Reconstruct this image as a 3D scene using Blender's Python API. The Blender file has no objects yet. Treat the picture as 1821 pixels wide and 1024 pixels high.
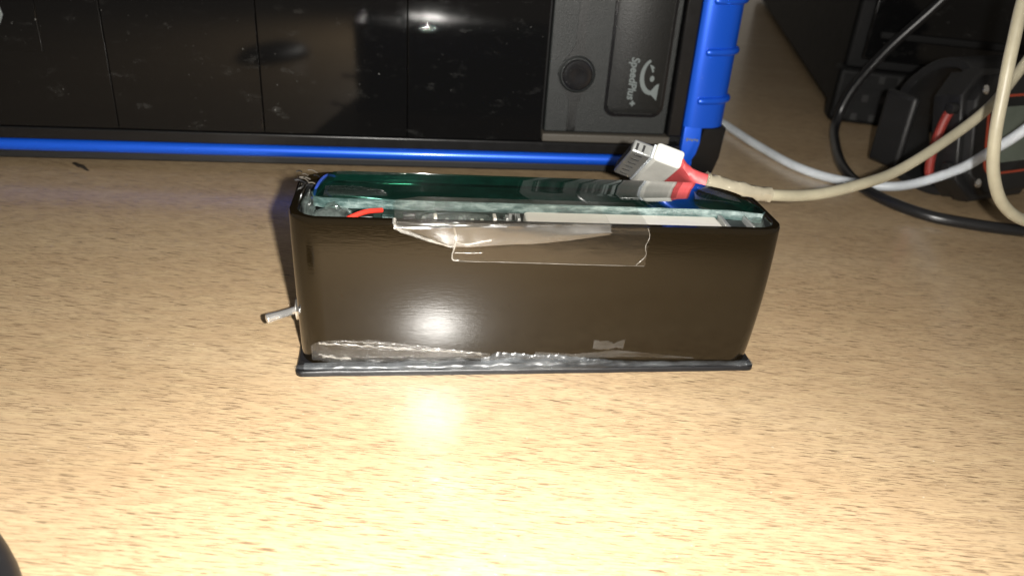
import bpy, bmesh, math, random
from mathutils import Vector, Matrix, noise

random.seed(7)
S = 0.01                                    # everything below is written in centimetres
sc = bpy.context.scene
COL = sc.collection

# ------------------------------------------------------------------ camera
PITCH, ROLL = math.radians(27.96), math.radians(4.846)
fw = Vector((0, math.cos(PITCH), -math.sin(PITCH)))
rt0 = Vector((1, 0, 0)); up0 = rt0.cross(fw)
rt = rt0 * math.cos(ROLL) + up0 * math.sin(ROLL)
upv = up0 * math.cos(ROLL) - rt0 * math.sin(ROLL)
CAM = Vector((0, 0, 10.0))
cd = bpy.data.cameras.new('camera'); cam = bpy.data.objects.new('camera', cd); COL.objects.link(cam)
m = Matrix((rt, upv, -fw)).transposed().to_4x4(); m.translation = CAM * S
cam.matrix_world = m
cd.sensor_width = 36.0; cd.lens = 36.0 * 1441.6 / 1821.0
cd.clip_start = 0.005; cd.clip_end = 50
cd.dof.use_dof = True; cd.dof.focus_distance = 0.175; cd.dof.aperture_fstop = 24
sc.camera = cam

# ------------------------------------------------------------------ light: dim room and the phone's flash beside the lens
w = bpy.data.worlds.new('World'); sc.world = w; w.use_nodes = True
w.node_tree.nodes['Background'].inputs[0].default_value = (1.0, 0.92, 0.80, 1)
w.node_tree.nodes['Background'].inputs[1].default_value = 0.18
ld = bpy.data.lights.new('phone_flash', 'SPOT'); lamp = bpy.data.objects.new('phone_flash', ld); COL.objects.link(lamp)
ld.energy = 4.6; ld.color = (1.0, 0.965, 0.90); ld.shadow_soft_size = 0.0022
ld.spot_size = math.radians(160); ld.spot_blend = 1.0
LP = Vector((1.25, -0.1, 10.25))
aim = (Vector((-1.1, 11.8, 0)) - LP).normalized()              # the beam's centre falls on the desk in front of the box
lm = aim.to_track_quat('-Z', 'Y').to_matrix().to_4x4(); lm.translation = LP * S
lamp.matrix_world = lm
lc = ld.copy(); core = bpy.data.objects.new('phone_flash_core', lc); COL.objects.link(core)     # the flash's bright inner beam
lc.energy = .9; lc.spot_size = math.radians(44); core.matrix_world = lm

sc.view_settings.view_transform = 'Standard'; sc.view_settings.look = 'None'
sc.view_settings.exposure = 0.0; sc.view_settings.gamma = 1.0
sc.view_settings.use_curve_mapping = False
sc.render.engine = 'CYCLES'
sc.cycles.transparent_max_bounces = 24; sc.cycles.max_bounces = 12
sc.cycles.blur_glossy = 0.0; sc.cycles.caustics_reflective = True; sc.cycles.sample_clamp_indirect = 0.0

# ------------------------------------------------------------------ materials
def sock(nd, *names):
    for n in names:
        if n in nd.inputs: return nd.inputs[n]
class Mat:
    def __init__(s, name):
        s.m = bpy.data.materials.new(name); s.m.use_nodes = True
        s.t = s.m.node_tree; s.n = s.t.nodes; s.l = s.t.links
        s.p = s.n['Principled BSDF']; s.out = s.n['Material Output']
    def add(s, kind, **kw):
        nd = s.n.new(kind)
        for k, v in kw.items():
            if hasattr(nd, k): setattr(nd, k, v)
            else: nd.inputs[k].default_value = v
        return nd
    def link(s, a, b): s.l.new(a, b)
    def coords(s, scale=(1, 1, 1), rz=0, loc=(0, 0, 0)):
        tc = s.add('ShaderNodeTexCoord'); mp = s.add('ShaderNodeMapping')
        mp.inputs['Scale'].default_value = scale; mp.inputs['Rotation'].default_value = (0, 0, rz); mp.inputs['Location'].default_value = loc
        s.link(tc.outputs['Object'], mp.inputs['Vector']); return mp.outputs['Vector']
    def noise(s, vec, scale, detail=3, rough=.5):
        nd = s.add('ShaderNodeTexNoise'); nd.inputs['Scale'].default_value = scale
        nd.inputs['Detail'].default_value = detail; nd.inputs['Roughness'].default_value = rough
        s.link(vec, nd.inputs['Vector']); return nd.outputs['Fac']
    def ramp(s, fac, stops):
        nd = s.add('ShaderNodeValToRGB'); e = nd.color_ramp.elements
        while len(e) < len(stops): e.new(.5)
        for k, (p, c) in enumerate(stops):
            e[k].position = p; e[k].color = c if len(c) == 4 else (*c, 1)
        s.link(fac, nd.inputs['Fac']); return nd.outputs['Color']
    def mix(s, fac, a, b, mode='MIX'):
        nd = s.add('ShaderNodeMix', data_type='RGBA', blend_type=mode)
        for sk, v in ((nd.inputs[0], fac), (nd.inputs[6], a), (nd.inputs[7], b)):
            if hasattr(v, 'is_linked') or hasattr(v, 'links'): s.link(v, sk)
            else: sk.default_value = v if not isinstance(v, tuple) else (*v, 1)[:4]
        return nd.outputs[2]
    def bump(s, h, strength, dist=.0002):
        nd = s.add('ShaderNodeBump'); nd.inputs['Strength'].default_value = strength; nd.inputs['Distance'].default_value = dist
        s.link(h, nd.inputs['Height']); s.link(nd.outputs['Normal'], s.p.inputs['Normal']); return nd
    def set(s, **kw):
        for k, v in kw.items():
            s.p.inputs[k.replace('_', ' ')].default_value = (*v, 1) if isinstance(v, tuple) and len(v) == 3 else v
        return s
BLK = (0, 0, 0, 1); WHT = (1, 1, 1, 1)
def g(v): return (v, v, v, 1)

def simple(name, col, rough=.4, metal=0, bump=0, bscale=900, dust=0, coat=0, ior=1.5):
    M = Mat(name); M.set(Base_Color=col, Roughness=rough, Metallic=metal, IOR=ior)
    v = M.coords()
    if coat: M.p.inputs['Coat Weight'].default_value = coat; M.p.inputs['Coat Roughness'].default_value = .06
    f = M.noise(v, 220, 4, .6)
    r = M.add('ShaderNodeMapRange'); r.inputs[3].default_value = max(rough - .06, .02); r.inputs[4].default_value = rough + .08
    M.link(f, r.inputs[0]); M.link(r.outputs[0], M.p.inputs['Roughness'])
    if dust:
        s1 = M.ramp(M.noise(v, 2600, 2, .5), [(.70, BLK), (.76, WHT)])
        s2 = M.ramp(M.noise(v, 90, 3, .6), [(.42, BLK), (.66, WHT)])
        k = M.mix(1.0, s1, s2, 'MULTIPLY')
        k = M.mix(1.0, k, g(dust), 'MULTIPLY')
        c = M.mix(k, (*col, 1), (.45, .45, .42, 1)); M.link(c, M.p.inputs['Base Color'])
    elif max(col) > .02:
        mo = M.ramp(M.noise(v, 75, 5, .7), [(.34, g(1)), (.62, BLK)])
        M.link(M.mix(M.mix(1, mo, g(.55), 'MULTIPLY'), (*col, 1), tuple(c_ * .62 for c_ in col) + (1,)), M.p.inputs['Base Color'])
    if bump: M.bump(M.noise(v, bscale, 4, .6), bump)
    return M.m

def wood():
    M = Mat('beech_laminate'); RZ = math.radians(-8.5)
    M.set(Roughness=.36, IOR=1.5)
    broad = M.noise(M.coords((6, 40, 10), RZ), 1.0, 4, .55)
    base = M.ramp(broad, [(.3, (.41, .292, .172)), (.5, (.46, .334, .202)), (.7, (.51, .385, .242))])
    # flecks of lighter figure
    fl = M.ramp(M.noise(M.coords((110, 420, 10), RZ), 1.0, 4, .6), [(.45, BLK), (.68, WHT)])
    base = M.mix(M.mix(1, fl, g(.35), 'MULTIPLY'), base, (.60, .47, .28, 1))
    fine = M.noise(M.coords((170, 3600, 10), RZ), 1.0, 5, .62)
    base = M.mix(M.ramp(fine, [(.38, g(.45)), (.56, BLK)]), base, (.33, .22, .115, 1))
    # short dark pores
    n1 = M.noise(M.coords((200, 4600, 10), RZ, (.3, .1, 0)), 1.0, 2.5, .5)
    dens = M.ramp(M.noise(M.coords((30, 260, 10), RZ, (1.3, .7, 0)), 1.0, 3, .6), [(.36, g(.35)), (.58, WHT)])
    pores = M.mix(1, M.ramp(n1, [(.558, BLK), (.605, g(.82))]), dens, 'MULTIPLY')
    base = M.mix(pores, base, (.085, .05, .028, 1))
    n2 = M.noise(M.coords((270, 5200, 10), RZ, (.9, .5, 0)), 1.0, 2, .5)
    base = M.mix(M.ramp(n2, [(.63, BLK), (.66, g(.85))]), base, (.06, .037, .022, 1))
    sp = M.ramp(M.noise(M.coords((1, 1, 1), 0, (.2, .4, 0)), 1400, 2, .5), [(.735, BLK), (.76, g(.6))])
    base = M.mix(sp, base, (.72, .66, .55, 1))
    M.link(base, M.p.inputs['Base Color'])
    r = M.add('ShaderNodeMapRange'); r.inputs[3].default_value = .40; r.inputs[4].default_value = .52
    M.link(fine, r.inputs[0]); M.link(r.outputs[0], M.p.inputs['Roughness'])
    M.p.inputs['Coat Weight'].default_value = .95; M.p.inputs['Coat Roughness'].default_value = .205; M.p.inputs['Specular IOR Level'].default_value = .25
    bn = M.bump(fine, .22, .0001); M.link(bn.outputs['Normal'], M.p.inputs['Coat Normal'])
    return M.m

def gloss_black():
    M = Mat('glossy_black_plastic'); M.set(Base_Color=(.0055, .0036, .0014), IOR=1.5)
    v = M.coords((60, 60, 900)); sc1 = M.noise(v, 1.0, 5, .7)
    sc2 = M.noise(M.coords((500, 500, 3600)), 1.0, 3, .6)
    r = M.add('ShaderNodeMapRange'); r.inputs[1].default_value = .35; r.inputs[2].default_value = .75
    r.inputs[3].default_value = .025; r.inputs[4].default_value = .085
    M.link(sc1, r.inputs[0]); M.link(r.outputs[0], M.p.inputs['Roughness'])
    h = M.mix(.5, sc1, sc2)
    wav = M.noise(M.coords((55, 55, 120)), 1.0, 2, .5)
    h = M.mix(.35, h, M.mix(1, wav, g(1.0), 'MULTIPLY')); M.bump(h, .6, .00008)
    return M.m

def panel_black():
    M = Mat('piano_black_panel'); M.set(Roughness=.05, IOR=1.40)
    v = M.coords()
    a = M.ramp(M.noise(v, 950, 2, .5), [(.715, BLK), (.76, WHT)])
    b = M.ramp(M.noise(v, 70, 4, .65), [(.47, BLK), (.70, WHT)])
    smear = M.ramp(M.noise(M.coords((120, 120, 260)), 1.0, 5, .7), [(.56, BLK), (.82, g(.26))])
    k = M.mix(1, M.mix(1, a, b, 'MULTIPLY'), M.mix(1, smear, b, 'MULTIPLY'), 'ADD')
    c = M.mix(k, (.004, .004, .0042, 1), (.22, .22, .21, 1)); M.link(c, M.p.inputs['Base Color'])
    r = M.add('ShaderNodeMapRange'); r.inputs[3].default_value = .075; r.inputs[4].default_value = .6
    M.link(k, r.inputs[0]); M.link(r.outputs[0], M.p.inputs['Roughness'])
    return M.m

def see_through(name, tint, gloss_rough, body=0.0, body_col=(.8, .8, .8), bump=0, bscale=700, vary=None, ior=1.5, stretch=(1, 1, 1)):
    """clear sheet: fresnel gloss over tinted transparency, with some milky body"""
    M = Mat(name); M.n.remove(M.p)
    tr = M.add('ShaderNodeBsdfTransparent'); tr.inputs[0].default_value = (*tint, 1)
    gl = M.add('ShaderNodeBsdfGlossy'); gl.inputs['Roughness'].default_value = gloss_rough; gl.inputs[0].default_value = WHT
    fr = M.add('ShaderNodeFresnel')
    ge = M.add('ShaderNodeNewGeometry'); io = M.add('ShaderNodeMapRange'); io.inputs[3].default_value = ior; io.inputs[4].default_value = 1 / ior
    M.link(ge.outputs['Backfacing'], io.inputs[0]); M.link(io.outputs[0], fr.inputs[0])   # both sides reflect alike
    m1 = M.add('ShaderNodeMixShader'); M.link(fr.outputs[0], m1.inputs[0])
    src = tr.outputs[0]
    v = M.coords(stretch)
    if body or vary:
        df = M.add('ShaderNodeBsdfDiffuse'); df.inputs[0].default_value = (*body_col, 1)
        m0 = M.add('ShaderNodeMixShader'); m0.inputs[0].default_value = body
        if vary:
            r = M.ramp(M.noise(v, vary[0], 5, .65), [(vary[1], g(vary[3])), (vary[2], g(vary[4]))])
            M.link(r, m0.inputs[0])
        M.link(tr.outputs[0], m0.inputs[1]); M.link(df.outputs[0], m0.inputs[2]); src = m0.outputs[0]
    if bump:
        b = M.add('ShaderNodeBump'); b.inputs['Strength'].default_value = bump; b.inputs['Distance'].default_value = .0003
        M.link(M.noise(v, bscale, 4, .6), b.inputs['Height'])
        M.link(b.outputs[0], gl.inputs['Normal']); M.link(b.outputs[0], fr.inputs['Normal'])
    M.link(src, m1.inputs[1]); M.link(gl.outputs[0], m1.inputs[2]); M.link(m1.outputs[0], M.out.inputs[0])
    return M.m

def foil():
    M = Mat('silver_foil'); M.set(Base_Color=(.88, .84, .76), Metallic=.45, Roughness=.42)
    M.bump(M.noise(M.coords(), 260, 4, .6), .35, .0006); return M.m

def ground_glass():
    M = Mat('ground_glass_edge'); M.set(Roughness=.32, IOR=1.5)
    f = M.noise(M.coords((150, 300, 600)), 1.0, 5, .7)
    M.link(M.ramp(f, [(.34, (.012, .030, .028)), (.5, (.045, .078, .074)), (.68, (.18, .235, .225))]), M.p.inputs['Base Color'])
    M.bump(M.noise(M.coords(), 1500, 4, .7), .6, .0003); return M.m

def blue_paint():
    M = Mat('blue_metallic_paint'); M.set(Base_Color=(.004, .085, .60), Metallic=.4, Roughness=.38)
    M.p.inputs['Coat Weight'].default_value = .35; M.p.inputs['Coat Roughness'].default_value = .16
    v = M.coords()
    sp = M.ramp(M.noise(v, 900, 3, .6), [(.73, BLK), (.78, g(.7))])
    M.link(M.mix(sp, (.004, .088, .64, 1), (.30, .45, .70, 1)), M.p.inputs['Base Color']); return M.m

MT = dict(
    wood=wood(), case=gloss_black(), panel=panel_black(), foil=foil(), ground=ground_glass(), blue=blue_paint(),
    base=simple('black_base_plastic', (.006, .006, .007), .38, bump=.4, bscale=500),
    pcblack=simple('black_trim_plastic', (.004, .004, .0045), .3, dust=.25),
    drive=simple('drive_grey_plastic', (.0075, .0092, .0092), .5, bump=.7, bscale=2400, dust=.6),
    door=simple('drive_door_plastic', (.006, .0065, .0065), .45, bump=.5, bscale=2400, dust=.35),
    ledge=simple('dusty_ledge', (.055, .048, .038), .6, bump=.5, bscale=1500, dust=.6),
    button=simple('drive_button_plastic', (.007, .007, .008), .22, dust=.3),
    print=simple('grey_print', (.13, .15, .15), .5),
    glass=see_through('green_window_glass', (.36, .58, .51), .008, .02, (.06, .26, .21), vary=(260, .45, .8, .012, .05)),
    edge=see_through('cut_glass_edge', (.3, .5, .44), .1, .3, (.012, .075, .06), vary=(200, .3, .7, .25, .6)),
    tape=see_through('clear_tape', (.98, .975, .965), .09, .01, (.70, .62, .52), bump=.35, bscale=160, vary=(60, .3, .8, .003, .011)),
    milky=see_through('folded_tape', (.96, .95, .93), .25, .05, (.85, .80, .70), bump=.35, bscale=90, vary=(60, .35, .75, .012, .06), ior=2.0),
    crease=see_through('tape_crease_white', (.9, .9, .9), .3, .3, (.85, .82, .75), vary=(150, .35, .7, .03, .26)),
    glue=see_through('hot_glue', (.88, .89, .90), .3, .2, (.26, .28, .30), bump=.5, bscale=160, vary=(150, .36, .72, .03, .30), stretch=(.5, 1, 1.6)),
    smear=see_through('glue_smear_film', (.95, .95, .95), .28, .1, (.36, .37, .37), bump=1.0, bscale=300, vary=(230, .40, .74, .005, .11), stretch=(.3, 1, 2.6)),
    clear=see_through('clear_glue', (.86, .90, .88), .1, .06, (.45, .52, .50), bump=.9, bscale=300, vary=(220, .40, .75, .015, .16)),
    chrome=simple('chrome', (.86, .85, .83), .16, .85),
    steel=simple('connector_steel', (.46, .47, .46), .32, .65, bump=.4, bscale=700),
    white=simple('white_plug_plastic', (.72, .72, .67), .42, bump=.15),
    redtape=simple('red_insulation_tape', (.50, .07, .075), .5, bump=.5, bscale=400),
    redwire=simple('red_wire_insulation', (.62, .035, .022), .35),
    bluewire=simple('blue_wire_insulation', (.03, .07, .36), .35),
    beige=simple('beige_cable_jacket', (.36, .33, .24), .42, bump=.35, bscale=260),
    whitecable=simple('white_cable_jacket', (.56, .60, .64), .4, bump=.15),
    blackcable=simple('black_cable_jacket', (.010, .010, .011), .30, bump=.1),
    wrap=simple('tape_wrap_gloss', (.40, .36, .27), .16, .25, bump=1.0, bscale=330, coat=1.0),
    rubber=simple('black_rubber', (.009, .009, .0095), .5, bump=.3),
    resin=simple('watch_resin', (.008, .008, .0085), .38, bump=.2),
    lcd=simple('lcd_grey_green', (.105, .125, .10), .22),
    redline=simple('red_accent_paint', (.22, .026, .02), .5),
    orange=simple('orange_accent_paint', (.36, .05, .02), .5),
    box=simple('matt_black_plastic', (.002, .002, .0022), .6, bump=.3, bscale=1500, ior=1.3),
    hole=simple('vent_hole_black', (.002, .002, .002), .6),
    pcb=simple('dark_component', (.012, .013, .013), .35),
    green=simple('circuit_board_green', (.008, .03, .022), .8, bump=.4),
    splinter=simple('dark_splinter', (.02, .016, .012), .5),
    fray=simple('frayed_fibres', (.07, .06, .048), .6, bump=.6),
    mouse=simple('black_soft_plastic', (.010, .010, .011), .4),
)

# ------------------------------------------------------------------ mesh helpers (centimetres in, metres out)
def mesh(name, verts, faces, mat, parent=None, smooth=True, auto=None):
    me = bpy.data.meshes.new(name); me.from_pydata([tuple(c * S for c in v) for v in verts], [], faces); me.update()
    return obj(name, me, mat, parent, smooth)
def obj(name, me, mat, parent=None, smooth=True):
    if parent is not None and parent.name == 'battery_box' and name != 'base_plate':
        for v_ in me.vertices:               # the hand-made shell is bowed, flares upwards and stands a little taller on the left
            c_ = v_.co; k_ = c_.z / (H * S)
            zc = c_.z / S; c_.y -= BOW * max(0, zc * (H - zc)) * min(1, max(0, 1.2 - c_.y / S)) * S; c_.x = W * S / 2 + (c_.x - W * S / 2) * (1 + .024 * (k_ - .45))
            c_.z *= 1 + .018 * (1 - c_.x / (W * S))
    mats = mat if isinstance(mat, (list, tuple)) else [mat]
    for mm in mats: me.materials.append(MT[mm] if isinstance(mm, str) else mm)
    if smooth:
        if smooth != 'keep': me.polygons.foreach_set('use_smooth', [True] * len(me.polygons))
        if smooth != 'keep': me.set_sharp_from_angle(angle=math.radians(38))
    o = bpy.data.objects.new(name, me); COL.objects.link(o); o.parent = parent
    return o
def bmobj(name, bm, mat, parent=None, smooth=True):
    bmesh.ops.recalc_face_normals(bm, faces=bm.faces)
    me = bpy.data.meshes.new(name); bm.to_mesh(me); bm.free()
    for v in me.vertices: v.co *= S
    return obj(name, me, mat, parent, smooth)
def empty(name, loc, rz=0, ry=0):
    o = bpy.data.objects.new(name, None); COL.objects.link(o); o.empty_display_size = .01
    o.location = Vector(loc) * S; o.rotation_euler = (0, ry, rz); return o
def tag(o, label=None, cat=None, group=None, kind=None):
    for k, v in (('label', label), ('category', cat), ('group', group), ('kind', kind)):
        if v: o[k] = v
    return o
def rbox(name, lo, hi, mat, parent=None, bev=.03, seg=2, M=None):
    bm = bmesh.new(); bmesh.ops.create_cube(bm, size=1)
    lo, hi = Vector(lo), Vector(hi)
    for v in bm.verts: v.co = Vector([(lo[i] + hi[i]) / 2 + v.co[i] * (hi[i] - lo[i]) for i in range(3)])
    if bev:
        bmesh.ops.bevel(bm, geom=list(bm.edges), offset=bev, segments=seg, profile=.5, affect='EDGES'); bm.normal_update()
        for f_ in bm.faces: f_.smooth = max(abs(c_) for c_ in f_.normal) < .9995
    if M is not None: bmesh.ops.transform(bm, matrix=M, verts=bm.verts)
    return bmobj(name, bm, mat, parent, 'keep')
def outline(x0, y0, x1, y1, r, n=10):
    """rounded rectangle, radii = front-left, front-right, back-right, back-left; counter-clockwise from front-right"""
    fl, fr, br, bl = r; P = []
    for cx, cy, rr, a in ((x1 - fr, y0 + fr, fr, -90), (x1 - br, y1 - br, br, 0), (x0 + bl, y1 - bl, bl, 90), (x0 + fl, y0 + fl, fl, 180)):
        for k in range(n + 1):
            t = math.radians(a + 90 * k / n); P.append((cx + rr * math.cos(t), cy + rr * math.sin(t)))
    return P
def loft(rings, cap0=False, cap1=False):
    n = len(rings[0]); V = [p for r in rings for p in r]; F = []
    for i in range(len(rings) - 1):
        for k in range(n):
            a, b = i * n + k, i * n + (k + 1) % n
            F.append((a, b, b + n, a + n))
    if cap0: F.append(tuple(range(n))[::-1])
    if cap1: F.append(tuple(range((len(rings) - 1) * n, len(rings) * n)))
    return V, F
def spline(P, per=10):
    P = [Vector(p) for p in P]; Q = [P[0] * 2 - P[1]] + P + [P[-1] * 2 - P[-2]]; R = []
    for i in range(1, len(Q) - 2):
        a, b, c, d = Q[i - 1:i + 3]
        for k in range(per):
            t = k / per
            R.append(.5 * ((2 * b) + (c - a) * t + (2 * a - 5 * b + 4 * c - d) * t * t + (3 * b - a - 3 * c + d) * t ** 3))
    R.append(P[-1]); return R
def tube(name, P, r, mat, parent=None, per=10, n=12, wob=0, rf=None):
    pts = spline(P, per) if per else [Vector(p) for p in P]
    V, F = [], []; up = Vector((0, 0, 1)); N = len(pts)
    T0 = (pts[1] - pts[0]).normalized(); nrm = T0.cross(up if abs(T0.z) < .9 else Vector((1, 0, 0))).normalized()
    for i, p in enumerate(pts):
        T = (pts[min(i + 1, N - 1)] - pts[max(i - 1, 0)]).normalized()
        nrm = (nrm - T * nrm.dot(T)).normalized(); bn = T.cross(nrm)
        rr = (rf(i / (N - 1)) if rf else r)
        for k in range(n):
            a = 2 * math.pi * k / n
            q = rr * (1 + (wob * noise.noise(Vector((i * .35, math.cos(a) * 1.5, math.sin(a) * 1.5))) if wob else 0))
            V.append(p + nrm * math.cos(a) * q + bn * math.sin(a) * q)
    for i in range(N - 1):
        for k in range(n):
            F.append((i * n + k, i * n + (k + 1) % n, (i + 1) * n + (k + 1) % n, (i + 1) * n + k))
    F.append(tuple(range(n))[::-1]); F.append(tuple(range((N - 1) * n, N * n)))
    return mesh(name, V, F, mat, parent)
def lathe(name, prof, mat, parent=None, n=32, M=None):
    """profile (r, h) spun about local z"""
    rings = [[(r * math.cos(2 * math.pi * k / n), r * math.sin(2 * math.pi * k / n), h) for k in range(n)] for r, h in prof]
    V, F = loft(rings, True, True)
    if M is not None: V = [M @ Vector(v) for v in V]
    return mesh(name, V, F, mat, parent)
def prism(name, pts, z0, z1, mat, parent=None, bev=.02, M=None, seg=2):
    """polygon in x,y pulled up from z0 to z1, top edge bevelled"""
    bm = bmesh.new(); a = [bm.verts.new((x, y, z0)) for x, y in pts]; b = [bm.verts.new((x, y, z1)) for x, y in pts]; n = len(pts)
    bm.faces.new(a[::-1]); top = bm.faces.new(b)
    for k in range(n): bm.faces.new((a[k], a[(k + 1) % n], b[(k + 1) % n], b[k]))
    if bev: bmesh.ops.bevel(bm, geom=list(top.edges), offset=bev, segments=seg, profile=.5, affect='EDGES')
    if M is not None: bmesh.ops.transform(bm, matrix=M, verts=bm.verts)
    return bmobj(name, bm, mat, parent)

# ------------------------------------------------------------------ desk top
rows, V, F = 2, [], []
X0, X1, Y0, Y1 = -60, 90, -25, 110
desk = mesh('desk_top', [(X0, Y0, -2.5), (X1, Y0, -2.5), (X1, Y1, -2.5), (X0, Y1, -2.5), (X0, Y0, 0), (X1, Y0, 0), (X1, Y1, 0), (X0, Y1, 0)],
            [(3, 2, 1, 0), (4, 5, 6, 7), (0, 1, 5, 4), (1, 2, 6, 5), (2, 3, 7, 6), (3, 0, 4, 7)], 'wood', smooth=False)
tag(desk, kind='structure')

# ------------------------------------------------------------------ the black power box
BOW = 0.047                                  # the front wall bellies out by about a millimetre
CX, CY, YAW = -4.416, 14.295, math.radians(9.30)
W, D, H = 10.23, 2.93, 3.447
box = empty('battery_box', (CX, CY, 0), YAW)
tag(box, 'glossy black plastic battery box with glass lid, toggle lever and glue along its base', 'battery box')
RAD = (.62, .55, 1.25, .7)
def ring(ins, z):
    return [(x, y, z - (.22 * min(1, max(0, (y - 1.9) / .7)) if z > H - .1 else 0)) for x, y in outline(ins, ins, W - ins, D - ins, [max(r - ins, .05) for r in RAD])]
V, F = loft([ring(0, .10), ring(0, .2)] + [ring(0, .2 + (H - .31) * k_ / 14) for k_ in range(1, 14)] + [ring(0, H - .11), ring(0, H - .06), ring(.012, H - .022), ring(.045, H), ring(.055, H), ring(.15, H), ring(.16, H), ring(.185, H - .02), ring(.2, H - .06), ring(.2, .45)], False, True)
sh_ = mesh('shell', V, F, ['case', 'hole'], box)
NR = len(outline(0, 0, 1, 1, RAD))
for i_, p_ in enumerate(sh_.data.polygons):
    if i_ >= 23 * NR: p_.material_index = 1
# base plate, a little larger than the shell, uneven hand-cut edge
def jag(P, z, a=.018, s=1.3):
    P = [(x, y - (.12 * (1 - x / W) if y < .3 else 0)) for x, y in P]
    return [(x + a * noise.noise(Vector((x * s, y * s, 3.1))), y + a * noise.noise(Vector((x * s, y * s, 7.7))), z) for x, y in P]
PB = []
for x, y in outline(-.02, -.15, W + .0, D + .08, (.16, .16, .3, .2), 5): PB.append((x, y))
dense = []
for k in range(len(PB)):
    a, b = Vector(PB[k]), Vector(PB[(k + 1) % len(PB)]); q = max(1, int((b - a).length / .25))
    for j in range(q): dense.append(tuple(a + (b - a) * j / q))
V, F = loft([jag(dense, .006), jag(dense, .085, .026), [(x * .995 + .025, y * .985 + .02, .12) for x, y, z in jag(dense, 0, .03)]], True, True)
mesh('base_plate', V, F, 'base', box)

# glass lid: a hand-cut slab with ground edges
def glass_outline():
    P = [(9.3, 1.02), (9.75, .92), (10.0, .86), (10.12, .98), (10.1, 1.3), (9.62, 2.2), (9.2, 2.62), (9.02, 2.72), (5, 2.72), (1.0, 2.72), (.72, 2.66), (.60, 2.48), (.44, 1.9), (.36, 1.4), (.42, 1.16), (.62, 1.07), (3, 1.05), (6, 1.05)]
    return P
def slab(name, P, z0, z1, mats, parent, bev):
    bm = bmesh.new(); n = len(P)
    c = Vector((sum(p[0] for p in P) / n, sum(p[1] for p in P) / n))
    def inset(p, e): 
        v = (c - Vector(p)); return (p[0] + math.copysign(min(e, abs(v.x)), v.x), p[1] + math.copysign(min(e, abs(v.y)), v.y))
    R = []
    for e, z in ((bev, z0), (0, z0 + bev), (0, z1 - bev), (bev, z1)):
        R.append([bm.verts.new((*inset(p, e), z)) for p in P])
    for i in range(3):
        for k in range(n):
            f_ = bm.faces.new((R[i][k], R[i][(k + 1) % n], R[i + 1][(k + 1) % n], R[i + 1][k])); yc = (P[k][1] + P[(k + 1) % n][1]) / 2; f_.material_index = 1 if yc < 1.45 else 2
    bm.faces.new(R[0][::-1]); bm.faces.new(R[3])
    return bmobj(name, bm, mats, parent)
GZ0, GZ1 = 3.235, 3.46
lid = slab('glass_lid', glass_outline(), GZ0, GZ1, ['glass', 'ground', 'edge'], box, .018)
lid['label'] = 'greenish glass plate with rough ground edges'

def film(name, s0, s1, lo, hi, y, amp, mat, parent, nu=90, nv=9, rag=.03, seed=0, plane='face'):
    """irregular thin smear on the front face: lo(s), hi(s) give its lower and upper edge height at x = s"""
    V, F = [], []
    for i in range(nu + 1):
        s = s0 + (s1 - s0) * i / nu
        a = lo(s) + rag * (noise.noise(Vector((s * 5, seed, 0))) + .7 * noise.noise(Vector((s * 23, seed, 0)))); b = hi(s) + rag * (noise.noise(Vector((s * 6.5, seed + 5, 1))) + .8 * noise.noise(Vector((s * 26, seed + 5, 1))))
        b = max(b, a + .004)
        for j in range(nv + 1):
            t = j / nv; z = a + (b - a) * t
            th = amp * (math.sin(math.pi * min(max(t, .0), 1.)) ** .6) * (.55 + .9 * abs(noise.noise(Vector((s * 3.2, z * 7, seed))))) * min(1, i / 4, (nu - i) / 4)
            V.append((s, y - .004 - th, z) if plane == 'face' else (s, z, y + .004 + th))
    for i in range(nu):
        for j in range(nv):
            k = i * (nv + 1) + j; F.append((k, k + nv + 1, k + nv + 2, k + 1) if plane == 'face' else (k, k + 1, k + nv + 2, k + nv + 1)[::-1])
    return mesh(name, V, F, mat, parent)
def lin(*P):
    def f_(s):
        if s <= P[0][0]: return P[0][1]
        for (a, b), (c, d_) in zip(P, P[1:]):
            if s <= c: return b + (d_ - b) * (s - a) / (c - a)
        return P[-1][1]
    return f_
# hot glue: bead in the angle between shell and base, a lump, and drawn-out smears
V, F = [], []; nu, nv = 150, 8
for i in range(nu + 1):
    s = .1 + (W - .25) * i / nu
    k = lin((0, .7), (1, .8), (2.5, 1.0), (4, 1.3), (4.6, 1.9), (6.2, 1.7), (7, 1.0), (8.3, .6), (9.4, .7), (10.2, 1.0))(s) * (1 + .4 * noise.noise(Vector((s * 1.9, 1, 2))))
    hz, hy = .10 * k + .02, (.045 + .05 * k) * (1 + .9 * (1 - s / W))
    for j in range(nv + 1):
        t = j / nv; a = t * math.pi / 2
        rr = 1 + .10 * noise.noise(Vector((s * 5, a * 2, 9)))
        V.append((s, -hy * math.cos(a) * rr - .004, (.112 + hz * math.sin(a) * rr)))
for i in range(nu):
    for j in range(nv): k = i * (nv + 1) + j; F.append((k, k + nv + 1, k + nv + 2, k + 1))
mesh('glue_bead', V, F, 'glue', box)
film('glue_smear', .28, 4.1, lin((.28, .30), (.7, .2), (2.5, .22), (4.1, .26)), lin((.28, .66), (.5, .78), (1.6, .80), (2.6, .66), (3.4, .54), (4.1, .44)), 0, .012, 'smear', box, seed=1)
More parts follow.
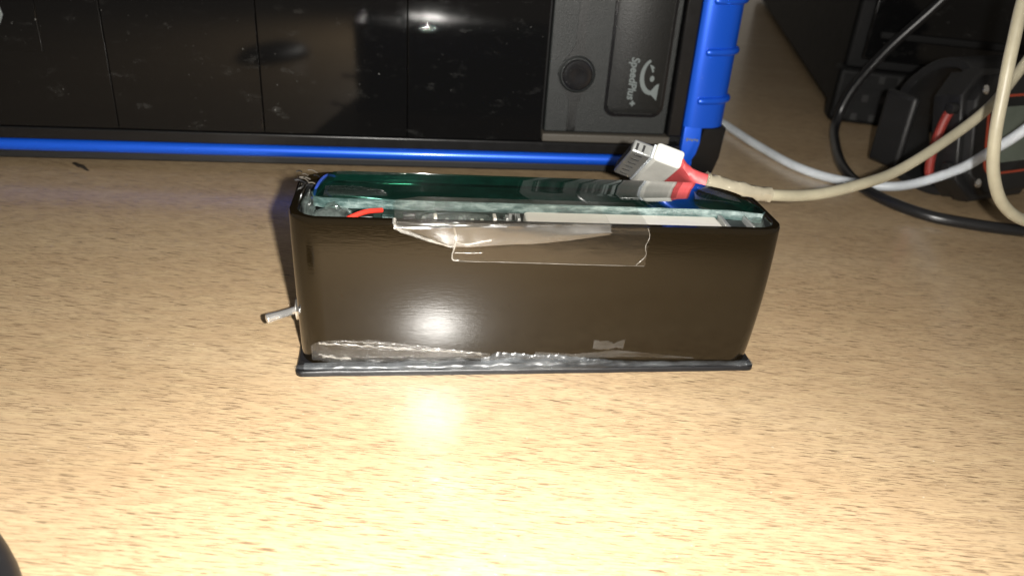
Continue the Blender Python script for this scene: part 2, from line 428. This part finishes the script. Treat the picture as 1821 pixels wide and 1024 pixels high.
for k, (a, b, za, zb, wd) in enumerate([(.45, 3.9, .70, .42, .05), (.9, 2.9, .60, .50, .03), (.7, 2.1, .77, .70, .025), (1.7, 3.7, .72, .46, .028), (.5, 1.1, .36, .28, .06), (1.2, 2.6, .36, .34, .025), (.4, .8, .44, .30, .03)]):
    film('glue_thread', a, b, lambda s: za + (zb - za) * (s - a) / (b - a), lambda s: za + (zb - za) * (s - a) / (b - a) + wd, -.012, .014, 'crease' if k % 2 == 0 else 'smear', box, nu=60, nv=4, rag=.05, seed=10 + k)
film('glue_lump', 3.9, 6.9, lin((3.9, .18), (6.9, .17)), lin((3.9, .30), (4.3, .48), (4.9, .42), (5.6, .40), (6.3, .30), (6.9, .22)), 0, .07, 'glue', box, rag=.04, seed=3)
film('glue_smear', 5.1, 8.8, lin((5.1, .35), (6.2, .30), (7.3, .33), (8.8, .28)), lin((5.1, .48), (6, .42), (6.9, .53), (7.6, .45), (8.8, .30)), 0, .006, 'smear', box, rag=.02, seed=4)
film('glue_flake', 6.38, 7.08, lin((6.38, .56), (6.6, .54), (7.08, .57)), lin((6.38, .80), (6.7, .77), (6.85, .72), (7.0, .80), (7.08, .82)), 0, .008, 'smear', box, nu=36, rag=.06, seed=6)
# glue on the plate corners
film('corner_glue', -.1, .5, lin((-.1, -.12), (.5, -.13)), lin((-.1, .0), (.2, .06), (.5, -.03)), .118, .03, 'glue', box, nu=26, seed=8, plane='top')
film('corner_glue', 9.8, 10.28, lin((9.8, -.12), (10.28, -.06)), lin((9.8, -.04), (10.1, .02), (10.28, .22)), .118, .05, 'glue', box, nu=26, seed=9, plane='top')

# inside the box: pouch cell, boards, wires and potting glue
cell = rbox('battery_cell', (4.75, .28, .6), (8.98, .98, 3.33), 'foil', box, bev=.06, seg=3, M=None)
rbox('cell_end', (9.02, .30, 1.4), (9.10, .95, 3.38), 'steel', box, .015)
rbox('dark_component', (9.16, .30, 1.2), (9.55, .9, 3.30), 'pcb', box, .03)
rbox('component_edge', (9.57, .30, 1.2), (9.62, .9, 3.40), 'steel', box, .012)
rbox('circuit_board', (1.0, 1.3, 2.55), (8.9, 2.6, 2.66), 'green', box, .02)
for k in range(16):
    x = 1.3 + k * .47; y = 1.5 + .9 * random.random(); hh = .08 + .22 * random.random()
    rbox('board_component', (x, y, 2.66), (x + .16 + .2 * random.random(), y + .16 + .2 * random.random(), 2.66 + hh), random.choice(['pcb', 'pcb', 'steel', 'ground']), box, .02)
for k in range(9):
    x = 2.6 + k * .24 + .05 * random.random()
    rbox('pin', (x, .42 + .15 * random.random(), 2.9), (x + .07, .62 + .2 * random.random(), 3.25 + .12 * random.random()), random.choice(['foil', 'steel', 'foil']), box, .015)
tube('wire', [(.95, .26, 3.24), (1.2, .42, 3.33), (1.5, .66, 3.36), (1.8, .95, 3.28)], .05, 'redwire', box)['label'] = 'red wire'
tube('wire', [(.40, 1.3, 3.36), (.45, 1.7, 3.46), (.52, 2.15, 3.46), (.62, 2.5, 3.42), (.78, 2.75, 3.3)], .032, 'bluewire', box)['label'] = 'thin blue wire'
def lump(name, c, r, mat, parent, seed=0, amp=.35):
    bm = bmesh.new(); bmesh.ops.create_icosphere(bm, subdivisions=3, radius=1)
    for v in bm.verts:
        q = 1 + amp * noise.noise(v.co * 1.7 + Vector((seed, 0, 0))) + .12 * noise.noise(v.co * 5 + Vector((0, seed, 0)))
        v.co = Vector((c[0] + v.co.x * r[0] * q, c[1] + v.co.y * r[1] * q, c[2] + v.co.z * r[2] * q))
    return bmobj(name, bm, mat, parent)
lump('potting_glue', (.85, .62, 3.15), (.42, .34, .32), 'clear', box, 1)
lump('potting_glue', (.33, 1.0, 3.2), (.15, .65, .28), 'clear', box, 2)
lump('potting_glue', (9.78, .55, 3.2), (.18, .3, .26), 'clear', box, 3)
lump('potting_glue', (3.4, .6, 3.1), (1.2, .3, .24), 'clear', box, 4)
film('glue_on_lid', .62, 1.9, lin((.62, 1.18), (1.9, 1.28)), lin((.62, 1.75), (1.2, 1.8), (1.8, 1.62), (1.9, 1.4)), GZ1, .012, 'smear', box, nu=50, rag=.05, seed=21, plane='top')
film('glue_on_lid', .8, 2.3, lin((.8, 2.45), (2.3, 2.55)), lin((.8, 2.68), (1.8, 2.70), (2.3, 2.66)), GZ1, .012, 'smear', box, nu=50, rag=.03, seed=22, plane='top')
film('glue_on_lid', 9.0, 9.75, lin((9.0, 2.2), (9.4, 1.75), (9.75, 1.5)), lin((9.0, 2.5), (9.4, 2.2), (9.75, 1.8)), GZ1, .012, 'smear', box, nu=40, rag=.04, seed=23, plane='top')
# frayed tape fibres at the back left corner
for k in range(13):
    x = .0 + .5 * random.random(); y = 2.0 + 1.0 * random.random(); z = 3.25 + .1 * random.random()
    L = .10 + .14 * random.random(); a = math.radians(150 + 60 * random.random())
    p = Vector((x, y, z)); dr = Vector((math.cos(a), math.sin(a) * .6, .1 + .3 * random.random())) * L
    tube('frayed_strand', [p, p + dr * .5 + Vector((0, 0, .03)), p + dr], .008 + .016 * random.random(), random.choice(['fray', 'base', 'base']), box, per=3, n=5, wob=.6)
# clear tape: from the lid over the gap and down the front
def sheet(name, xs, prof, mat, parent, wave=.012, seed=0, sub=4):
    """prof(x) -> list of (y, z) down the strip"""
    V, F = [], []; n = None
    for i, x in enumerate(xs):
        P = [Vector((0, y, z)) for y, z in prof(x)]; Q = spline(P, sub); n = len(Q)
        for j, p in enumerate(Q):
            e = wave * noise.noise(Vector((x * 2.5, j * .35, seed)))
            V.append((x + .02 * noise.noise(Vector((j * .9, seed, i > len(xs) / 2))) * (i in (0, len(xs) - 1)) * 3, p.y - abs(e), p.z + e))
    for i in range(len(xs) - 1):
        for j in range(n - 1): k = i * n + j; F.append((k, k + 1, k + n + 1, k + n))
    return mesh(name, V, F, mat, parent)
def xr(a, b, n): return [a + (b - a) * i / n for i in range(n + 1)]
fold_lo = lin((2.06, 3.36), (3.14, 2.96), (4.85, 3.08), (5.6, 3.16), (6.4, 3.30))
bul = lin((2.06, .13), (2.6, .13), (3.3, .11), (4.8, .075), (6.4, .03))
sheet('clear_tape', xr(2.06, 6.4, 60), lambda x: [(1.02 + .25 * min(1, max(0, (x - 2.06) / .5)), GZ1 + .014), (1.0, GZ1 + .012), (.55, 3.475)] + [(.06 - bul(x) - bul(x) * math.sin(a_), 3.49 - bul(x) + bul(x) * math.cos(a_)) for a_ in (0, .35, .7, 1.05, 1.4)] + [(-.04 - .6 * bul(x), .5 * (3.45 - bul(x)) + .5 * fold_lo(x)), (-.035 - .15 * bul(x), fold_lo(x))], 'milky', box, .014, 3)
sheet('clear_tape', xr(6.4, 7.2, 14), lambda x: [(1.27, GZ1 + .014), (1.0, GZ1 + .012), (.55, 3.47), (.12, 3.468), (-.03, 3.46), (-.035, 3.40), (-.032, 3.3)], 'tape', box, .006, 4)
sheet('clear_tape', xr(3.2, 7.22, 50), lambda x: [(-.016, 3.40), (-.016, 3.2), (-.016, 3.0), (-.016, 2.8), (-.014, 2.67 - .012 * (x - 3.2))], 'tape', box, .004, 5)
tube('tape_crease', [(3.22, -.02, 3.35), (3.27, -.02, 3.15), (3.24, -.02, 2.95), (3.2, -.02, 2.8), (3.22, -.02, 2.69), (3.34, -.02, 2.68)], .013, 'crease', box, wob=.5, n=6)
tube('tape_crease', [(2.08, -.15, 3.40), (2.2, -.13, 3.32), (2.7, -.09, 3.13), (3.12, -.03, 2.98)], .03, 'crease', box, wob=.6, n=8, rf=lambda t: .045 - .03 * t)
tube('tape_crease', [(2.07, -.02, 3.5), (2.06, -.12, 3.48), (2.08, -.16, 3.40)], .035, 'crease', box, wob=.5, n=8)
tube('tape_crease', [(3.26, -.02, 3.06), (3.5, -.02, 3.02), (3.75, -.02, 3.07), (3.98, -.03, 3.12)], .012, 'crease', box, wob=.5, n=6)
tube('tape_crease', [(3.25, -.02, 2.84), (3.6, -.02, 2.84), (3.8, -.02, 2.85)], .008, 'crease', box, wob=.5, n=6)
tube('tape_crease', [(3.3, -.012, 2.66), (4.6, -.012, 2.65), (5.8, -.012, 2.63), (7.2, -.018, 2.62)], .0035, 'crease', box, wob=.9, n=5)
tube('tape_crease', [(7.18, -.014, 3.44), (7.23, -.014, 3.25), (7.17, -.014, 3.05), (7.2, -.014, 2.85), (7.02, -.02, 2.64)], .006, 'crease', box, wob=.9, n=5)

# toggle switch on the left end
Mx = Matrix.Translation((0, 0, 0))
lathe('switch_bushing', [(.30, 0), (.30, .05), (.26, .06), (.26, .12), (.16, .14)], 'chrome', box, 24, Matrix.Translation((.0, 1.15, .86)) @ Matrix.Rotation(-math.pi / 2, 4, 'Y'))
tube('switch_lever', [(.1, 1.2, .88), (-.2, 1.02, .86), (-.42, .9, .845), (-.56, .84, .832), (-.66, .80, .82), (-.74, .766, .812)], .09, 'chrome', box, per=12, n=20,
     rf=lambda t: .07 + .04 * t if t < .87 else .105 * math.sqrt(max(.004, 1 - ((t - .87) / .13) ** 2)))

# ------------------------------------------------------------------ computer tower lying behind
PY, PYAW = 26.39, math.radians(8.315)
pc = empty('computer_tower', (0, PY, 0), PYAW, -.0105)
tag(pc, 'glossy black computer tower with blue trim and optical drive behind the battery box', 'computer')
TOP = 19.0
rbox('chassis', (-27, .5, .9), (6.3, 42, TOP), 'box', pc, .15)
for fx, b_ in ((-24, .27), (3.5, .05)):
    lathe('foot', [(1.1, b_), (1.15, b_ + .1), (1.05, .85), (.9, .95)], 'rubber', pc, 24, Matrix.Translation((fx, 4.0, 0)))
# bay covers with chamfered long edges (their joints show as pale hairlines)
seams = [-27, -17.4, -12.93, -8.45, -3.89, .55]
for a, b in zip(seams, seams[1:]):
    rbox('bay_cover', (a + .011, 0, 1.62), (b - .011, .6, TOP - .8), 'panel', pc, .018, 2)
rbox('lower_trim', (-27, -.02, 1.195), (5.45, .55, 1.585), 'pcblack', pc, .05)
# badge plate at the far left
bd = rbox('badge_plate', (-17.2, -.05, 3.93), (-14.72, .02, 6.3), 'panel', pc, .02)
prism('badge_letter', [(-.35, 0), (-.02, 0), (.1, .25), (0, .8), (-.45, .8)], 0, .03, 'print', bd, .01, Matrix.Translation((-15.72, -.052, 4.72)) @ Matrix.Rotation(math.pi / 2, 4, 'X'))
# blue lower bar, rounded front, and the blue corner column with ribs
def extrude_profile(name, prof, x0, x1, mat, parent, n=40, axis='x', cx=None):
    rings = []
    for i in range(n + 1):
        x = x0 + (x1 - x0) * i / n
        rings.append([(x, y, z) if axis == 'x' else (y, z, x) for y, z in prof])
    V, F = loft(rings, True, True); return mesh(name, V, F, mat, parent)
def arcprof(c, r, a0, a1, n=10): return [(c[0] + r[0] * math.cos(math.radians(a0 + (a1 - a0) * k / n)), c[1] + r[1] * math.sin(math.radians(a0 + (a1 - a0) * k / n))) for k in range(n + 1)]
prof = arcprof((.12, .99), (.2, .2), 90, 270) + [(.6, .79), (.6, 1.19)]
extrude_profile('blue_bar', prof, -27, 5.9, 'blue', pc)
rbox('bottom_trim', (-27, .16, .50), (5.9, .8, .785), 'hole', pc, .06)  # trim blackened so its colour carries the shadow under the blue bar
# column: cross-section in x,y curved round the corner, swept up; lower end hooks under into the bar
cp = [(x_ + (.14 if x_ > 6.2 else 0), y_) for x_, y_ in [(5.42, .3), (5.42, -.02), (5.5, -.10), (5.7, -.16), (5.95, -.17), (6.25, -.12), (6.5, .0), (6.7, .2), (6.82, .5), (6.86, .9), (6.86, 1.6), (6.2, 1.6)]]
rings = []
for z in (2.28, 2.32, 3, 4, 5, 6, 8, 12, TOP): rings.append([(x, y, z) for x, y in cp])
V, F = loft(rings, True, True); col = mesh('blue_column', V, F, 'blue', pc)
for k in range(8):
    z = 3.2 + 1.6 * k; P = []
    tube('rib', [(5.72, -.14, z), (5.85, -.19, z + .003), (6.1, -.17, z + .008), (6.45, -.09, z + .012), (6.7, .06, z + .016), (6.87, .26, z + .02), (6.95, .5, z + .02)], .12, 'blue', col, per=6, n=12,
         rf=lambda t: .12 * min(1, (.25 + t * 12) ** .5))
# narrow blue hook to the bar and the black corner shoe
hook = [(5.45, 2.30), (6.08, 2.30), (6.06, 1.75), (5.98, 1.35), (5.86, 1.02), (5.72, .86), (5.5, .84), (5.45, 1.0)]
prism('blue_corner', hook, 0, .24, 'blue', pc, .05, Matrix.Translation((0, .12, 0)) @ Matrix.Rotation(math.pi / 2, 4, 'X'))
shoe = [(6.10, 2.26), (6.96, 2.26), (6.90, 1.2), (6.74, .62), (5.9, .60), (5.74, .82), (5.90, 1.0), (6.02, 1.35), (6.09, 1.75)]
prism('corner_shoe', shoe, -1.2, .16, 'pcblack', pc, .08, Matrix.Translation((0, .12, 0)) @ Matrix.Rotation(math.pi / 2, 4, 'X'), 3)
for k in range(5):
    x = 5.56 + .09 * k; rbox('chipped_paint', (x, -.128, 1.80 + .03 * (k % 2)), (x + .07, -.117, 1.86 + .05 * random.random()), 'print', pc, 0)
# recess and optical drive
rbox('drive_ledge', (.60, -.02, 1.60), (5.02, .55, 1.88), 'ledge', pc, .05)
rbox('recess_side', (4.90, -.03, 1.9), (5.40, .6, TOP - .8), 'pcblack', pc, .06)
drv = rbox('drive_bezel', (.66, .16, 1.9), (4.86, .9, 16.5), 'drive', pc, .05)
RX = Matrix.Rotation(math.pi / 2, 4, 'X')
def flat(pts, name, depth, mat, parent, y, bev=.03, seg=2):   # polygon drawn in x,z, front at local y - depth
    return prism(name, pts, 0, depth, mat, parent, bev, Matrix.Translation((0, y, 0)) @ RX, seg)
dpts = outline(2.72, 2.62, 4.55, 15.6, (.28, .28, .28, .28), 6)
rim_pts = outline(2.62, 2.50, 4.66, 15.7, (.36, .36, .36, .36), 6)
flat(rim_pts, 'tray_rim', .05, 'button', drv, .17, .03)
flat(dpts, 'tray_door', .10, 'door', drv, .17, .04)
# long button channel with a round eject button
def channel():
    L, R = [], []
    for k in range(61):
        z = 1.95 + (6.9 - 1.95) * k / 60; dz = abs(z - 3.86)
        hw = .15 if dz > 1.05 else (.15 + .48 * (.5 + .5 * math.cos(math.pi * dz / 1.05)) ** 1.0)
        hw = max(hw, math.sqrt(max(0, .62 ** 2 - dz ** 2))); x = 1.60 + .02 * (z - 3.86)
        L.append((x - hw, z)); R.append((x + hw, z))
    return R + L[::-1]
flat(channel(), 'button_channel', .045, 'door', drv, .165, .025, 1)
lathe('button_ring', [(.60, 0), (.60, .06), (.56, .09), (.53, .06)], 'drive', drv, 40, Matrix.Translation((1.60, .15, 3.86)) @ RX)
lathe('eject_button', [(.50, 0), (.50, .16), (.46, .20), (.36, .21), (.20, .195), (.03, .19)], 'button', drv, 40, Matrix.Translation((1.60, .15, 3.86)) @ RX)
tc = bpy.data.curves.new('drive_lettering', 'FONT'); tc.body = 'SpeedPlus'; tc.size = .0037; tc.extrude = .00004; tc.offset = .00009; tc.shear = .15
to = bpy.data.objects.new('drive_lettering', tc); COL.objects.link(to)
bpy.context.view_layer.update(); dg = bpy.context.evaluated_depsgraph_get()
tm = bpy.data.meshes.new_from_object(to.evaluated_get(dg)); bpy.data.objects.remove(to)
wd = max(v.co.x for v in tm.vertices)
k = .0140 / wd
TM = Matrix.Translation((.0336, .0006, .0450)) @ RX @ Matrix.Rotation(-math.pi / 2, 4, 'Z') @ Matrix.Diagonal((k, k * 1.1, 1, 1))
tm.transform(TM); lt = obj('drive_lettering', tm, 'print', drv, False); lt['label'] = 'grey lettering SpeedPlus reading downwards'
def ink(name, pts): return flat(pts, name, .005, 'print', drv, .067, 0)
# swoosh: crescent with a flat foot, a dot, a wing, and a plus
cr = []
for k in range(25):
    a = math.radians(110 + 165 * k / 24); cr.append((4.12 + .42 * math.cos(a), 3.88 + .60 * math.sin(a)))
cr2 = []
for k in range(25):
    a = math.radians(265 - 150 * k / 24); cr2.append((4.16 + .32 * math.cos(a), 3.92 + .50 * math.sin(a)))
foot = [(4.2, 3.22), (4.36, 3.1), (4.38, 3.66), (4.28, 3.62), (4.2, 3.44)]
ink('emblem_swoosh', cr + foot[1:4] + cr2)
ink('emblem_dot', [(4.12 + .075 * math.cos(t * math.pi / 8), 3.82 + .1 * math.sin(t * math.pi / 8)) for t in range(16)])
ink('emblem_wing', [(3.98, 4.28), (4.06, 4.12), (4.10, 4.02), (4.16, 4.06), (4.11, 4.15), (4.17, 4.16), (4.1, 4.24)])
ink('lettering_plus', [(3.56 + a * .09, 2.98 + b * .09) for a, b in ((-.35, 1), (.35, 1), (.35, .35), (1, .35), (1, -.35), (.35, -.35), (.35, -1), (-.35, -1), (-.35, -.35), (-1, -.35), (-1, .35), (-.35, .35))])

# ------------------------------------------------------------------ flat wide plug with red tape and beige cable
cab = empty('charging_cable', (3.615, 19.37, 0))
tag(cab, 'beige cable with flat white plug and red tape resting on the glass lid', 'cable')
O = Vector((3.615, 19.37, 0))
A, B, Cc = Vector((.964, -.083, -.254)), Vector((-.078, .822, -.564)), Vector((.256, .563, .786))
P0 = Vector((0, 0, 3.80))
PM = Matrix((A, B, Cc)).transposed().to_4x4(); PM.translation = P0
def pbox(name, lo, hi, mat, parent, bev): return rbox(name, lo, hi, mat, parent, bev, 3, PM)
hous = pbox('plug_housing', (-.37, 0, -.25), (.36, 2.55, .22), 'white', cab, .09)
mouth = []
pbox('plug_collar', (-.42, .14, -.20), (-.36, 2.40, .17), 'whitecable', hous, .02)
sh = pbox('connector_shell', (-.92, .2, -.19), (-.40, 2.32, .14), 'steel', cab, .05)
pbox('connector_slot', (-.935, .3, -.12), (-.915, 2.2, .07), 'hole', sh, .0)
for k in range(6): pbox('contact_slit', (-.80, .34 + .34 * k, -.197), (-.58, .40 + .34 * k, -.187), 'hole', sh, .0)
for k in range(2): pbox('contact_slit', (-.84 + .17 * k, .190, -.12), (-.78 + .17 * k, .203, .06), 'hole', sh, .0)
# red tape: tapering flat sleeve from the housing to the cable
E0 = Vector((4.54, 19.3, 3.20)) - O
rings = []
for i in range(9):
    t = i / 8; c = PM @ Vector((.33, 1.27, -.02)); e = E0
    p = c.lerp(e + Vector((.05, .02, -.02)), t)
    hb, hc = 1.0 * (1 - t) + .24, .17 + .05 * t
    bb = B.lerp(Vector((.1, .8, -.3)).normalized(), t).normalized(); cc = Cc.lerp(Vector((.2, .35, .9)).normalized(), t).normalized()
    R = []
    for k in range(20):
        a = 2 * math.pi * k / 20; u, v = math.cos(a), math.sin(a)
        u = math.copysign(abs(u) ** .55, u); v = math.copysign(abs(v) ** .55, v)
        q = 1 + .05 * noise.noise(Vector((k * .6, i * .7, 2)))
        R.append(tuple(p + bb * u * hb * q + cc * v * hc * q))
    rings.append(R)
V, F = loft(rings, True, True); mesh('red_tape', V, F, 'redtape', cab)
beige = [(4.45, 19.32, 3.25), (4.70, 19.32, 3.17), (5.25, 19.32, 3.08), (6.325, 19.5, 2.927), (7.745, 20.3, 2.758), (9.218, 21.2, 2.834), (10.622, 22.2, 3.022), (12.35, 23.4, 3.732), (13.603, 24.2, 4.535), (14.406, 24.8, 5.455), (15.1, 25.0, 7.2), (14.4, 23.6, 9.0), (12.6, 22, 9.2), (11.65, 20.9, 8.2), (11.44, 20.3, 6.9), (11.432, 20, 5.913), (11.504, 19.8, 4.86), (11.815, 19.8, 3.866), (12.479, 20, 3.008), (13.617, 20.5, 2.423), (15.74, 22, 1.884), (19, 24, 1.0), (24, 26, .3)]
beige = [Vector(p) - O for p in beige]
tube('cable_jacket', beige, .152, 'beige', cab, per=10, n=14)
tube('tape_wrap', [Vector(p) - O for p in [(4.55, 19.32, 3.21), (4.70, 19.32, 3.17), (5.25, 19.32, 3.08), (5.8, 19.38, 3.0), (6.3, 19.5, 2.93)]], .22, 'wrap', cab, per=9, n=16, wob=.16, rf=lambda t: .245 - .055 * t)

# ------------------------------------------------------------------ other cables
def cable(name, P, r, mat, label):
    o0 = Vector((P[0][0], P[0][1], 0)); e = empty(name, o0); tag(e, label, 'cable')
    tube('jacket', [Vector(p) - o0 for p in P], r, mat, e, per=10, n=14); return e
cable('white_cable', [(6.6, 44, .18), (7.9, 38.6, .18), (8.85, 35.6, .18), (9.72, 32.75, .18), (10.72, 30.4, .18), (12.1, 29.2, .2), (13.772, 28.4, .463), (14.917, 27.2, 1.6), (15.356, 26.4, 2.572), (15.828, 25.8, 3.523), (16.9, 25.5, 5.2), (19, 25.5, 6.5)], .17, 'whitecable', 'thin white cable curving across the desk from behind the blue trim')
cable('black_cable', [(18.5, 35.2, 9.2), (16.55, 35.6, 6.05), (15.1, 36.0, 3.85), (14.25, 36.4, 1.95), (13.85, 36.1, .55), (13.3, 34.2, .2), (12.55, 30.7, .2), (12.7, 28.2, .2), (13.9, 26.4, .2), (15.53, 25.8, .2), (17.13, 25.6, .2), (19, 25.4, .2), (24, 25, .2)], .20, 'blackcable', 'black cable looping on the desk below the perforated black box')

# ------------------------------------------------------------------ black perforated appliance at the back right
ap = empty('black_appliance', (14.3, 38.6, 0), math.radians(-8))
tag(ap, 'large matt black box with rows of vent holes along its lower front', 'appliance')
rbox('body', (.25, .5, .35), (34, 42, 26), 'box', ap, .25, 3)
rbox('front_frame', (.9, .28, 2.9), (33, .52, 25), 'panel', ap, .1)
rbox('front_rail', (1.4, .12, 3.9), (33, .34, 4.25), 'box', ap, .08)
vb = rbox('vent_band', (0, -.15, 0), (33.5, 1.2, 2.55), 'box', ap, .25, 4)
hm = None
for r_, z in enumerate((.35, 1.25, 2.15)):
    for k in range(9):
        x = 1.0 + .82 * k + (.3 if r_ % 2 else 0)
        hh = rbox('vent_hole', (x, -.157, z - .16), (x + .26, -.10, z + .16), 'hole', vb, 0) if hm is None else hm.copy()
        if hm is None: hm = hh; x_0, z_0 = x, z
        else:
            COL.objects.link(hh); hh.location = Vector((x - x_0, 0, z - z_0)) * S; hh.parent = vb

# ------------------------------------------------------------------ digital watch standing on its strap, right edge
wt = empty('digital_watch', (16.6, 29.2, 0), math.radians(28))
tag(wt, 'black digital wristwatch with red accents standing on desk at the right edge', 'watch')
# local: face looks along -y (towards the lens after the turn), z up, width x
WM = Matrix.Translation((0, 0, 2.45)) @ Matrix.Rotation(math.radians(-16), 4, 'X') @ RX      # polygon x,y -> x,z
def oct_(wx, wz, c): return [(-wx + c, -wz), (wx - c, -wz), (wx, -wz + c), (wx, wz - c), (wx - c, wz), (-wx + c, wz), (-wx, wz - c), (-wx, -wz + c)]
def wprism(name, pts, a, b, mat, parent, bev): return prism(name, pts, a, b, mat, parent, bev, WM, 3)
wprism('case_back', oct_(2.15, 2.2, .8), -.55, -.02, 'resin', wt, .05)
wprism('side_gasket', oct_(2.22, 2.27, .8), -.02, .10, 'resin', wt, .02)
body = wprism('watch_case', oct_(2.25, 2.3, .85), .10, .62, 'resin', wt, .10)
wprism('bezel', oct_(2.0, 2.05, .8), .62, .98, 'rubber', wt, .14)
wprism('red_ring', outline(-1.42, -1.36, 1.42, 1.36, (.5,) * 4, 6), .98, 1.02, 'orange', wt, .012)
wprism('display_surround', outline(-1.34, -1.28, 1.34, 1.28, (.45,) * 4, 6), 1.02, 1.04, 'panel', wt, .01)
wprism('display', outline(-1.12, -.95, 1.12, .95, (.18,) * 4, 5), 1.04, 1.055, 'lcd', wt, 0)
for sx in (-1, 1):
    for sz in (-1, 1):
        lathe('bezel_screw', [(.16, 0), (.16, .05), (.12, .08), (.02, .08)], 'chrome', wt, 16, WM @ Matrix.Translation((sx * 1.62, sz * 1.58, .97)))
        lathe('side_button', [(.2, 0), (.2, .3), (.16, .36), (.03, .37)], 'resin', wt, 16, WM @ Matrix.Translation((sx * 2.2, sz * 1.0, .36)) @ Matrix.Rotation(sx * math.pi / 2, 4, 'Y'))
def strap(name, P, w0, w1, parent):
    pts = spline([Vector((0, y, z)) for y, z in P], 6); V = []; N = len(pts); F = []
    rings = []
    for i, p in enumerate(pts):
        T = (pts[min(i + 1, N - 1)] - pts[max(i - 1, 0)]).normalized(); nn = Vector((0, -T.z, T.y)); hw = w0 + (w1 - w0) * i / (N - 1)
        rings.append([tuple(p + Vector((sx * hw, 0, 0)) + nn * s_) for sx, s_ in ((-1, -.14), (-.94, -.19), (.94, -.19), (1, -.14), (1, .14), (.94, .19), (-.94, .19), (-1, .14))])
    V, F = loft(rings, True, True); return mesh(name, V, F, 'rubber', parent)
strap('strap', [(.25, 4.4), (1.0, 4.75), (2.0, 4.4), (2.9, 3.4), (3.2, 2.2)], 1.35, 1.1, wt)
strap('strap', [(-.3, .5), (.5, .22), (1.6, .2), (2.6, .5), (3.15, 1.4), (3.2, 2.2)], 1.35, 1.1, wt)
rbox('strap_loop', (-1.7, 1.9, .5), (-1.35, 3.3, 3.3), 'rubber', wt, .16, 3)
tube('strap_stripe', [(-1.6, .0, 3.6), (-2.05, .05, 3.52), (-2.32, .07, 3.25), (-2.48, .06, 2.63), (-2.55, .02, 1.95), (-2.5, -.03, 1.33), (-2.36, -.08, 1.0)], .16, 'redline', wt)

# ------------------------------------------------------------------ small things on the desk
sp = tube('dark_splinter', [(-14.75, 24.9, .03), (-14.35, 24.62, .06), (-13.95, 24.38, .03)], .05, 'splinter', None, per=5, n=6, wob=.8, rf=lambda t: .015 + .06 * math.sin(math.pi * t))
tag(sp, 'small dark splinter lying on the desk below the blue bar', 'splinter')
# rounded black tip of a mouse at the lower left corner
mo = empty('computer_mouse', (-8.18, 7.88, 0), math.radians(48)); tag(mo, 'black rounded plastic object cut off by the lower left corner', 'mouse')
def mouse_rings(z0, k=1.0):
    R = []
    for i in range(15):
        t = i / 14; zz = z0 + .5 * math.sin(t * math.pi / 2) ; q = math.cos(t * math.pi / 2) ** .55 * k + .001
        R.append([(1.25 * q * math.copysign(abs(math.cos(a)) ** .8, math.cos(a)), 1.95 * q * math.copysign(abs(math.sin(a)) ** .8, math.sin(a)), zz * (1 - .12 * math.sin(a))) for a in [2 * math.pi * j / 40 for j in range(40)]])
    return R
V, F = loft(mouse_rings(.12), True, True); mesh('shell', V, F, 'mouse', mo)
rbox('sole', (-.95, -1.55, 0), (.95, 1.55, .14), 'rubber', mo, .05)
rbox('button_seam', (-.02, .6, .45), (.02, 1.6, .56), 'hole', mo, 0)
